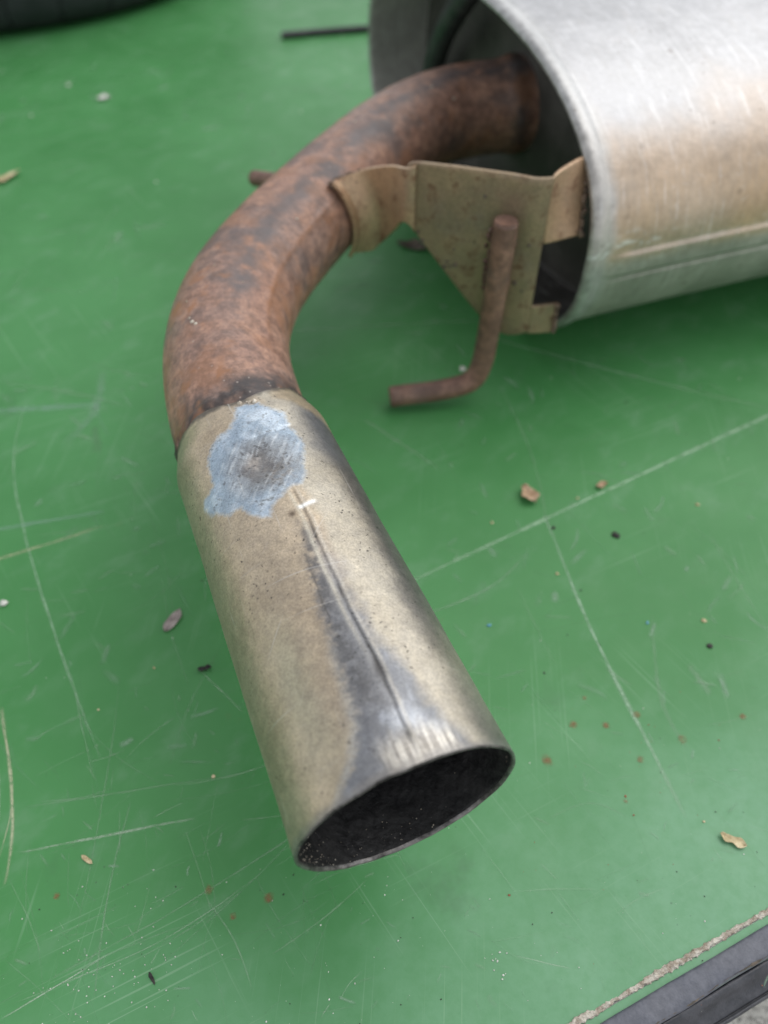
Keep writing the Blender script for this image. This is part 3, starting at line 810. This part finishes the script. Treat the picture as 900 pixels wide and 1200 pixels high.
# saddle wrapped on to the pipe and blended into the plate
def ringpt(l, a, r):
    i = int(np.argmin(np.abs(PARC - l))); a = np.radians(np.asarray(a, float))
    return PATH[i] + r * (np.cos(a)[:, None] * U_[i] + np.sin(a)[:, None] * W_[i])
off_l = PARC[np.argmin(np.linalg.norm(PATH[:, :2] - np.array([-39.5, 356.5]), axis=1))]
nv = 30
c0 = ringpt(off_l + 1, np.linspace(-37, -120, nv), 27.2)
c1 = ringpt(off_l - 5, np.linspace(-38, -121, nv), 27.2)
c2 = None
c4 = np.c_[np.full(nv, 10.2), np.full(nv, 335.0), np.linspace(113.8, 88.6, nv)]
c5 = np.c_[np.full(nv, 14.2), np.full(nv, 333.7), np.linspace(115.6, 84.6, nv)]
c2 = c1 * .64 + c4 * .36 + np.array([2.0, 8.0, -.5]) + np.linspace(0, -8, nv)[:, None] * np.array([0, 0, 1.])
c3 = c1 * .22 + c4 * .78 + np.array([0.5, 6.0, -.5]) + np.linspace(0, -5, nv)[:, None] * np.array([0, 0, 1.]) # + c4 * .60 + np.array([-1.5, -1.0, -1.0]) + np.linspace(2, -5, nv)[:, None] * np.array([0, 0, 1.])
def cat(a, b, c, d, n):
    t = np.linspace(0, 1, n, endpoint=False)[:, None, None]
    return .5 * (2 * b + (c - a) * t + (2 * a - 5 * b + 4 * c - d) * t ** 2 + (3 * b - a - 3 * c + d) * t ** 3)
K = [c0, c0, c1, c2, c3, c4, c5, c5]
G = np.concatenate([cat(*K[i:i + 4], 12) for i in range(len(K) - 3)] + [c5[None]], 0)
nr = len(G)
o = part('saddle', G.reshape(-1, 3), grid_faces(nr, nv, flip=True), M['bracket'], brk)
sm_ = o.modifiers.new('thickness', 'SOLIDIFY'); sm_.thickness = 1.9 * MM; sm_.offset = -1
mark_sharp(o)
it = []
for i in range(34):                                    # saddle to pipe, along its upper edge
    g_ = G[int(i / 33 * 22), 0]
    it.append((g_ + rng.normal(0, .4, 3), rng.uniform(.8, 1.4), 400 + i, .8, (9, 7)))
V, F = lumps(it); part('saddle_weld', V, F, M['rust_lump'], brk)
it = []
for i in range(26):                                    # upper tab to shell rim
    it.append((np.array([pc_[0] + .6, pc_[1] + .38 * (88 + i * 1.15 - 90) - .6, 88 + i * 1.15]) + rng.normal(0, .35, 3), rng.uniform(.9, 1.7), 450 + i, .8, (9, 7)))
V, F = lumps(it); part('rim_weld', V, F, M['rust_lump'], brk)
it = []
for i in range(10):
    it.append((np.array([pc_[0] - 3.2, pc_[1] - 1.6, 35 + i * 1.7]) + rng.normal(0, .35, 3), rng.uniform(.9, 1.7), 480 + i, .8, (9, 7)))
V, F = lumps(it); part('rim_weld', V, F, M['rust_lump'], brk)
# weld crumbs on plate
it = []
for i, (x, dz) in enumerate([(44.5, 106), (33, 78), (30, 71), (31.5, 69), (34, 70), (29, 68), (60, 88), (66, 86), (66, 62), (16, 84), (18, 80), (62, 66)]):
    j = np.argmin(np.abs(xs - x)); it.append((np.array([x, prof2[j, 1] - .3, dz]), rng.uniform(.6, 1.2), 50 + i, .8, (8, 6)))
V, F = lumps(it); part('weld_crumbs', V, F, M['grime'], brk, kind='stuff')

# ------------------------------------------------------------------ hanger rods
def rod(name, ctrl, r, mat, seg=36, m=30, chamfer=True, parent=muf, noise=.25):
    P = bspline(ctrl, m); P, L = resample(P, 160)
    R = np.full(len(P), float(r))
    if chamfer:
        e = np.minimum(L, L[-1] - L); R = r - np.maximum(0, 1.0 - e) * .8
    thh = np.linspace(0, 2 * np.pi, seg, endpoint=False)
    dsp = noise * fbm(np.stack([np.repeat(L[:, None], seg, 1) * .12, np.cos(thh)[None] * 1.5 + 0 * L[:, None], np.sin(thh)[None] * 1.5 + 0 * L[:, None]], -1), 3, 140)
    V, F = tube(P, R, seg, up=(.1, 1, .15), disp=dsp)
    o = part(name, V, F, mat, parent)
    bv = mark_sharp(o, 50, .4)
    return o
rod('hanger_rod', [(53.2, 311.8, 101.5), (53.0, 311.6, 90), (52.2, 311.3, 62), (51.2, 311, 38), (50.2, 310.3, 24), (47.5, 309.2, 14.5), (40, 307.6, 11.2), (28, 306, 9.6), (16, 304.8, 8.8), (3.0, 303.0, 8.0)], 5.4, M['rod'])
# weld fillets either side of the rod
it = []
for i in range(26):
    z = 62 + i * 1.3
    it.append((np.array([53 + (5.2 if i % 2 else -5.2) + rng.normal(0, .5), 318.2 + rng.normal(0, .4), z]), rng.uniform(1.0, 1.9), 200 + i, .9, (8, 6)))
V, F = lumps(it); part('weld_bead', V, F, M['rod'], brk)
# short stud standing out behind the bend
rod('hanger_stud', [(-18, 402, 74), (-40, 414, 66), (-60, 426, 61), (-76, 437, 58)], 4.6, M['rod'], 28)
# dark rod in the recess of the open end
def loc(s, d, z): return RC + s * N + d * D + z * Z
rod('inner_rod', [loc(34, 118, -30), loc(28, 104, -10), loc(22, 78, 20), loc(17, 48, 45), loc(16, 22, 66)], 7, M['darkrod'], 28)

# ------------------------------------------------------------------ tyre lying flat, far left
TC = np.array([-452., 1092., 0.]); TR = 288.
tprof = [(190, 20), (200, 6), (230, .5), (262, 2), (278, 10), (284, 22), (287, 40), (288, 60), (283.5, 62), (283.5, 69), (288, 71), (288.3, 90), (288, 108), (283.5, 110), (283.5, 117), (288, 119), (287, 140), (284, 158), (278, 169), (262, 178), (230, 179), (200, 173), (190, 160)]
tprof = np.array(tprof); nt = 720
ta = np.linspace(0, 2 * np.pi, nt, endpoint=False)
rg_ = np.repeat(tprof[:, 0][:, None], nt, 1)
gro = (np.abs(((ta * 36 / (2 * np.pi)) % 1) - .5) > .455)[None] & ((tprof[:, 1] > 6) & (tprof[:, 1] < 172) & (tprof[:, 0] > 270))[:, None]
rg_ = rg_ - 4.5 * gro
V = np.stack([rg_ * np.cos(ta), rg_ * np.sin(ta), np.repeat(tprof[:, 1][:, None], nt, 1)], -1).reshape(-1, 3)
tyre = empty('tyre', TC, label='black tyre lying flat on the green bed in the far left corner', cat='tyre')
mesh_obj('tread', V, grid_faces(len(tprof), nt, True, flip=True), M['tyre'], tyre)
bp = np.array([(190, 20), (186, 26), (186, 40), (200, 50), (240, 70), (240, 110), (200, 130), (186, 140), (186, 154), (190, 160)])
V = np.stack([bp[:, 0][:, None] * np.cos(ta[::6]), bp[:, 0][:, None] * np.sin(ta[::6]), np.repeat(bp[:, 1][:, None], nt // 6, 1)], -1).reshape(-1, 3)
mesh_obj('bead', V, grid_faces(len(bp), nt // 6, True), M['tyre'], tyre)

# ------------------------------------------------------------------ thin dark bar behind the silencer
V, F = tube(np.array([(-99, 830, 3.2), (-60, 839, 3.2), (-17, 848, 3.2), (60, 866, 3.2)], float), 3.1, 14)
mesh_obj('thin_bar', V, F, M['darkrod'], label='thin dark metal bar lying on the bed behind the silencer', cat='bar')

# ------------------------------------------------------------------ scratches and rub marks in the bed paint
ribV, ribF, ribA, ribC = [], [], [], []
zc = [0]; GAIN = [1.]
def ribbon(pts, w, alpha, tint=(.30, .46, .30), jitter=.6, taper=True):
    P = np.array([(x, y, 0.) for x, y in pts], float)
    if len(P) > 2: P = bspline(np.vstack([P[0] + (P[0] - P[1]) * .15, P, P[-1] + (P[-1] - P[-2]) * .15]), 10)
    L = np.linalg.norm(np.diff(P, axis=0), axis=1).sum()
    n = int(np.clip(L / 2.2, 8, 90)); P, l = resample(P, n)
    T = np.gradient(P, axis=0); T /= np.linalg.norm(T, axis=1)[:, None]; Nn = np.stack([-T[:, 1], T[:, 0], 0 * T[:, 0]], 1)
    sd_ = rng.integers(0, 9999)
    nn_ = fbm(np.stack([l * .05, l * 0 + sd_ * .1, l * 0], -1), 3, int(sd_))
    P = P + Nn * (nn_ * jitter)[:, None]
    ww = w * (.7 + .5 * np.abs(fbm(np.stack([l * .04, l * 0 + sd_ * .3, l * 0], -1), 3, int(sd_) + 1)) * 2)
    env = np.sin(np.pi * np.clip(l / L, 0, 1)) ** .45 if taper else np.ones(n)
    z0 = .05 + .0011 * (zc[0] % 300); zc[0] += 1
    o = sum(len(v) for v in ribV)
    ac = np.array([-1, -.45, 0, .45, 1.]); aw = np.array([0, .6, 1, .6, 0])
    V = P[:, None] + Nn[:, None] * (ac[None] * ww[:, None] * .5)[..., None]; V[..., 2] = z0
    ribV.append(V.reshape(-1, 3)); ribF.append(grid_faces(n, 5, flip=True) + o)
    ribA.append((env[:, None] * aw[None] * alpha * GAIN[0]).ravel()); ribC.append(np.tile(np.array(tint), (n * 5, 1)))
pale, chalk, straw = (.30, .46, .30), (.46, .58, .44), (.52, .56, .36)
ribbon([(236, 317), (201.1, 297.5), (120, 252.5), (16.8, 195)], 2.5, 1., (.36, .56, .36), .3)
ribbon([(75.3, 229), (79, 205), (87, 158.9), (104, 99.8)], 2.2, .9, (.36, .54, .37))
ribbon([(64.4, 315.6), (74.9, 270.7), (75.6, 226)], 2.0, .3, pale)
ribbon([(-11, 295.6), (27.3, 259)], 2.2, .45, pale)
ribbon([(-90, 366), (-40, 371.9), (55.6, 380)], 1.6, .55, pale)
ribbon([(68.8, 359.9), (110, 341), (161.8, 319)], 2.0, .75, (.34, .52, .35))
ribbon([(161, 319), (205, 303)], 2.4, .3, pale)
ribbon([(-189.9, 300), (-186, 268), (-171.9, 231.6), (-138, 166.9), (-108.6, 119)], 1.5, .8, (.32, .52, .33))
ribbon([(-185, 198), (-171.2, 204.3), (-133.5, 221.3)], 2.2, .8, (.42, .48, .28))
ribbon([(-147.3, 131), (-140, 116), (-134.3, 102.9), (-127.9, 85.1), (-126.6, 71)], 1.7, .95, straw)
ribbon([(-145, 125.7), (-135, 107), (-130.5, 92), (-131, 77)], .9, .8, straw)
ribbon([(-150, 128), (-138, 104), (-134, 88)], .7, .7, chalk)
ribbon([(-125.3, 79.5), (-66, 91.4)], 1.0, .75, chalk)
ribbon([(-128, 95), (-58, 106)], .8, .5, pale)
ribbon([(-115.8, 31.7), (-86.5, 49.9)], .6, .9, chalk)
ribbon([(18, 175.2), (48, 188.2), (60.9, 204.3)], 1.3, .6, pale)
ribbon([(-123, 143.6), (-105.1, 104.5)], .8, .6, pale)
ribbon([(-75.3, 151.1), (-54.1, 130.9)], .8, .7, chalk)
ribbon([(58.7, 45.2), (40.4, 48.7)], .5, .8, chalk)
ribbon([(-90.5, 93.8), (-92, 70), (-88.9, 40)], .9, .55, pale)
ribbon([(-104, 140), (-100, 105), (-99, 60)], .7, .4, pale)
ribbon([(-100, 44), (-60, 66), (-22, 92)], .8, .5, pale)
ribbon([(-108, 38), (-70, 52), (-45, 70)], .5, .6, chalk)
ribbon([(-70, 46), (-40, 74), (-30, 86)], .5, .45, pale)
ribbon([(112, 170), (106, 135), (112, 118)], 2.4, .35, pale)
ribbon([(122, 152), (128, 138)], 3.2, .5, pale)
ribbon([(88, 150), (98, 142)], 2.0, .4, pale)
ribbon([(150, 215), (158, 170), (170, 140)], 1.6, .3, pale)
ribbon([(60, 92), (74, 98), (84, 92)], 1.0, .3, pale)
GAIN[0] = .62
def rnd_scr(n, x0, x1, y0, y1, lmin, lmax, wmin, wmax, amin, amax, angs, tints):
    for _ in range(n):
        x, y = rng.uniform(x0, x1), rng.uniform(y0, y1); L = rng.uniform(lmin, lmax) * rng.uniform(.4, 1)
        a = math.radians(rng.choice(angs) + rng.normal(0, 9)); b = rng.normal(0, .06) * L
        dx, dy = math.cos(a), math.sin(a)
        ribbon([(x, y), (x + dx * L / 2 - dy * b, y + dy * L / 2 + dx * b), (x + dx * L, y + dy * L)], rng.uniform(wmin, wmax), rng.uniform(amin, amax), tints[rng.integers(len(tints))])
rnd_scr(85, -135, 0, 28, 120, 8, 50, .25, .7, .25, .75, [25, 25, 35, 10, 75, 100, -60, -50], [pale, chalk, (.24, .40, .25)])
rnd_scr(45, -220, -70, 110, 260, 15, 70, .5, 1.2, .15, .45, [20, 110, 80, -60, 5], [pale, (.22, .40, .25)])
rnd_scr(45, 20, 160, 30, 150, 6, 35, .25, .8, .15, .5, [20, -55, 110, -25], [pale, chalk])
rnd_scr(40, 30, 240, 140, 340, 12, 60, .6, 1.8, .12, .35, [25, -60, -20, 110], [pale, (.22, .42, .24)])
rnd_scr(50, -420, 40, 300, 900, 20, 110, 1.2, 4, .12, .4, [5, -20, 20, 100], [pale, (.20, .36, .22)])
rnd_scr(22, -230, -20, 250, 420, 15, 60, 1.0, 3, .15, .4, [80, 30, 100, -30], [pale, (.30, .44, .36)])
rnd_scr(8, -110, 0, 28, 60, 3, 10, .15, .3, .8, 1., [-55, -50, 60], [(.62, .70, .58)])
GAIN[0] = 1.15
for (n_, x0, x1, y0, y1, k_) in [(120, -130, 130, 28, 140, .45), (110, -230, -60, 110, 330, 1.), (110, 20, 240, 130, 350, 1.), (90, -400, 60, 320, 800, 1.8)]:
    for _ in range(n_):                      # soft whitish rub marks
        x, y, L_, a_ = rng.uniform(x0, x1), rng.uniform(y0, y1), rng.uniform(3, 13) * k_, rng.uniform(0, 3.14)
        ribbon([(x, y), (x + math.cos(a_) * L_ * .5 + rng.normal(0, L_ * .1), y + math.sin(a_) * L_ * .5), (x + math.cos(a_) * L_, y + math.sin(a_) * L_)], rng.uniform(.8, 3.8) * k_, rng.uniform(.12, .42), [pale, (.36, .50, .38), (.24, .42, .26)][rng.integers(3)])
GAIN[0] = 1.
ribbon([(-210, 300), (-150, 306)], 7, .35, (.36, .50, .46)); ribbon([(-155, 330), (-150, 300), (-160, 280)], 5, .3, (.36, .48, .42)); ribbon([(-150, 290), (-143, 270)], 6, .3, (.17, .20, .16))
ribbon([(-190, 218), (-130, 232)], 3.5, .35, (.36, .50, .46))
for (x, y, r_) in [(-58, 67.9, 1.5), (-38, 65.5, 1.8), (-49, 60, 1.3), (84.3, 125.7, 1.5), (94.5, 112.4, 1.6), (137.3, 129.2, 1.5), (78, 137, 1.1), (86, 97, 1.0), (-108, 66, 1.3), (97, 130, 1.6), (72, 126, 1.8), (112, 120, 2.0), (60, 112, 2.2)]:
    for k_ in range(2):
        a_ = rng.uniform(0, 3.14); dx, dy = math.cos(a_) * r_ * .9, math.sin(a_) * r_ * .9
        ribbon([(x - dx, y - dy), (x + dx, y + dy)], r_ * 2.1, .42, (.32, .13, .06), .1)
mesh_obj('scratch_marks', np.vstack(ribV), np.vstack(ribF), M['scratch'], bed, attrs=dict(alpha=np.concatenate(ribA), tint=np.vstack(ribC)), kind='stuff')

# ------------------------------------------------------------------ loose scraps and grit on the bed
def scrap(name, x, y, L, Wd, rot, mat, label, cat, curl=.25, seed=0, thick=.14, lift=.2):
    nu, nv = 16, 9
    u = np.linspace(-1, 1, nu); v = np.linspace(-1, 1, nv)
    Ug, Vg = np.meshgrid(u, v, indexing='ij')
    wd = (1 - np.abs(Ug) ** 2.0) ** .6 * (1 + .45 * vnoise(np.stack([Ug * 1.7 + seed, np.sign(Vg), Ug * 0], -1), seed))
    X = Ug * L / 2; Y = Vg * Wd / 2 * wd + .12 * Wd * vnoise(np.stack([Ug * 2, Vg * 0 + seed, Ug * 0], -1), seed + 1)
    H_ = lift + curl * Wd * (Vg ** 2 * .7 + .35 * Ug ** 2) + .16 * Wd * (vnoise(np.stack([Ug * 2.2, Vg * 2.2, Ug * 0 + seed], -1), seed + 2) + .6)
    c, s = math.cos(rot), math.sin(rot)
    V = np.stack([X * c - Y * s, X * s + Y * c, H_], -1).reshape(-1, 3)
    o = mesh_obj(name, V, grid_faces(nu, nv, flip=True), mat, None, label=label, cat=cat)
    o.location = (x * MM, y * MM, 0)
    m = o.modifiers.new('thickness', 'SOLIDIFY'); m.thickness = thick * MM; m.offset = 1
    return o
scrap('leaf_scrap', 69.1, 241, 11, 7.5, 2.0, M['leaf'], 'curled tan dry leaf scrap beside the long pale scratch', 'leaf scrap', .45, 3)
scrap('petal_scrap', -88.3, 172, 12, 4.6, 1.15, M['petal'], 'greyish pink withered scrap left of the tailpipe tip', 'scrap', .12, 42)
scrap('wood_chip', -276.3, 551, 22, 8, .9, M['straw'], 'pale straw coloured wood chip near the left edge, below the tyre', 'wood chip', .2, 8)
scrap('bark_chip', 120.1, 83.7, 9, 3.4, -.5, M['straw'], 'thin curled pale chip near the sealant seam at lower right', 'chip', .35, 11)
scrap('straw_bit', -100.8, 77.3, 5.2, 1.5, -.6, M['straw'], 'tiny straw coloured sliver on the scratched paint at lower left', 'sliver', .2, 14)
scrap('husk', 104.9, 248, 6.5, 3.6, .4, M['leaf'], 'small tan husk just above the long pale scratch', 'husk', .25, 17)
scrap('dark_seed', -71.6, 149.2, 5.5, 3, .2, M['grit_dark'], 'small dark brown seed husk left of the tailpipe tip', 'seed', .3, 21)
scrap('thin_seed', -72, 42.5, 4.2, 1.1, -.9, M['grit_dark'], 'thin dark seed among white specks at the bottom left', 'seed', .2, 24)
scrap('pale_chip', -238.8, 691.6, 11, 6, .2, M['grit_pale'], 'white blurred chip on the bed below the tyre', 'chip', .2, 27)
scrap('rust_chip', 19.7, 459, 24, 8, -.3, M['grime'], 'brown flake on the shaded bed behind the bracket plate', 'flake', .2, 33)

def grit(name, items, mat):
    V, F = lumps(items); mesh_obj(name, V, F, mat, bed, kind='stuff')
def scatter(n, boxes, rmin, rmax, flat=.6, sd=0):
    out = []
    for i in range(n):
        x0, x1, y0, y1 = boxes[rng.integers(len(boxes))]
        r = rmin + (rmax - rmin) * rng.random() ** 3
        x, y = rng.uniform(x0, x1), rng.uniform(y0, y1)
        out.append((np.array([x, y, r * flat * .6]), r, sd + i, flat, (6, 5)))
    return out
near_l, near_r, mid_r, mid_l, far = (-125, 20, 28, 75), (20, 130, 30, 130), (30, 230, 120, 330), (-230, -60, 110, 330), (-400, 200, 330, 900)
it = scatter(130, [near_l, near_l, near_r], .08, .32, .5, 300) + scatter(45, [mid_r, mid_l], .15, .55, .35, 600) + scatter(25, [far], .6, 2.2, .5, 700)
def cl(cx, cy, n, sp, r0, r1, sd): return [(np.array([cx + rng.normal(0, sp), cy + rng.normal(0, sp), .15]), rng.uniform(r0, r1), sd + i, .6, (6, 5)) for i in range(n)]
it += cl(-92, 39, 40, 8, .1, .3, 800) + cl(-75, 45, 25, 6, .1, .28, 900) + cl(36, 47, 12, 2.5, .15, .4, 950) + [(np.array([-161.7, 180.4, .8]), 1.7, 990, .6, (8, 6))]
grit('pale_grit', it, M['grit_pale'])
it = scatter(60, [near_l, near_r], .1, .35, .6, 1100) + scatter(26, [mid_r, mid_l], .2, .6, .35, 1200) + [(np.array([106, 217.5, .5]), 2.1, 1300, .4, (8, 6)), (np.array([133, 160, .4]), 1.2, 1301, .4, (8, 6)), (np.array([78, 222, .4]), 1.0, 1302, .4, (8, 6))]
grit('dark_grit', it, M['grit_dark'])
it = [] + scatter(30, [near_r, (70, 130, 95, 140)], .15, .6, .3, 1500)
grit('rust_flakes', it, M['grit_rust'])
it = [(np.array([43.8, 169.8, .25]), 1.0, 1600, .4, (8, 6)), (np.array([110, 171, .25]), .7, 1601, .4, (8, 6))]
grit('blue_chips', it, M['grit_blue'])
it = [(np.array([x, y, .25]), r, 1700 + i, .45, (8, 6)) for i, (x, y, r) in enumerate([(134, 172, 1.2), (76, 196, .8), (50, 225, .8), (-92, 150, .6), (-110, 132, .5), (-62, 106, .7), (112, 90, .5), (92, 240, .8), (148, 236, 1.0)])]
grit('straw_bits', it, M['straw'])
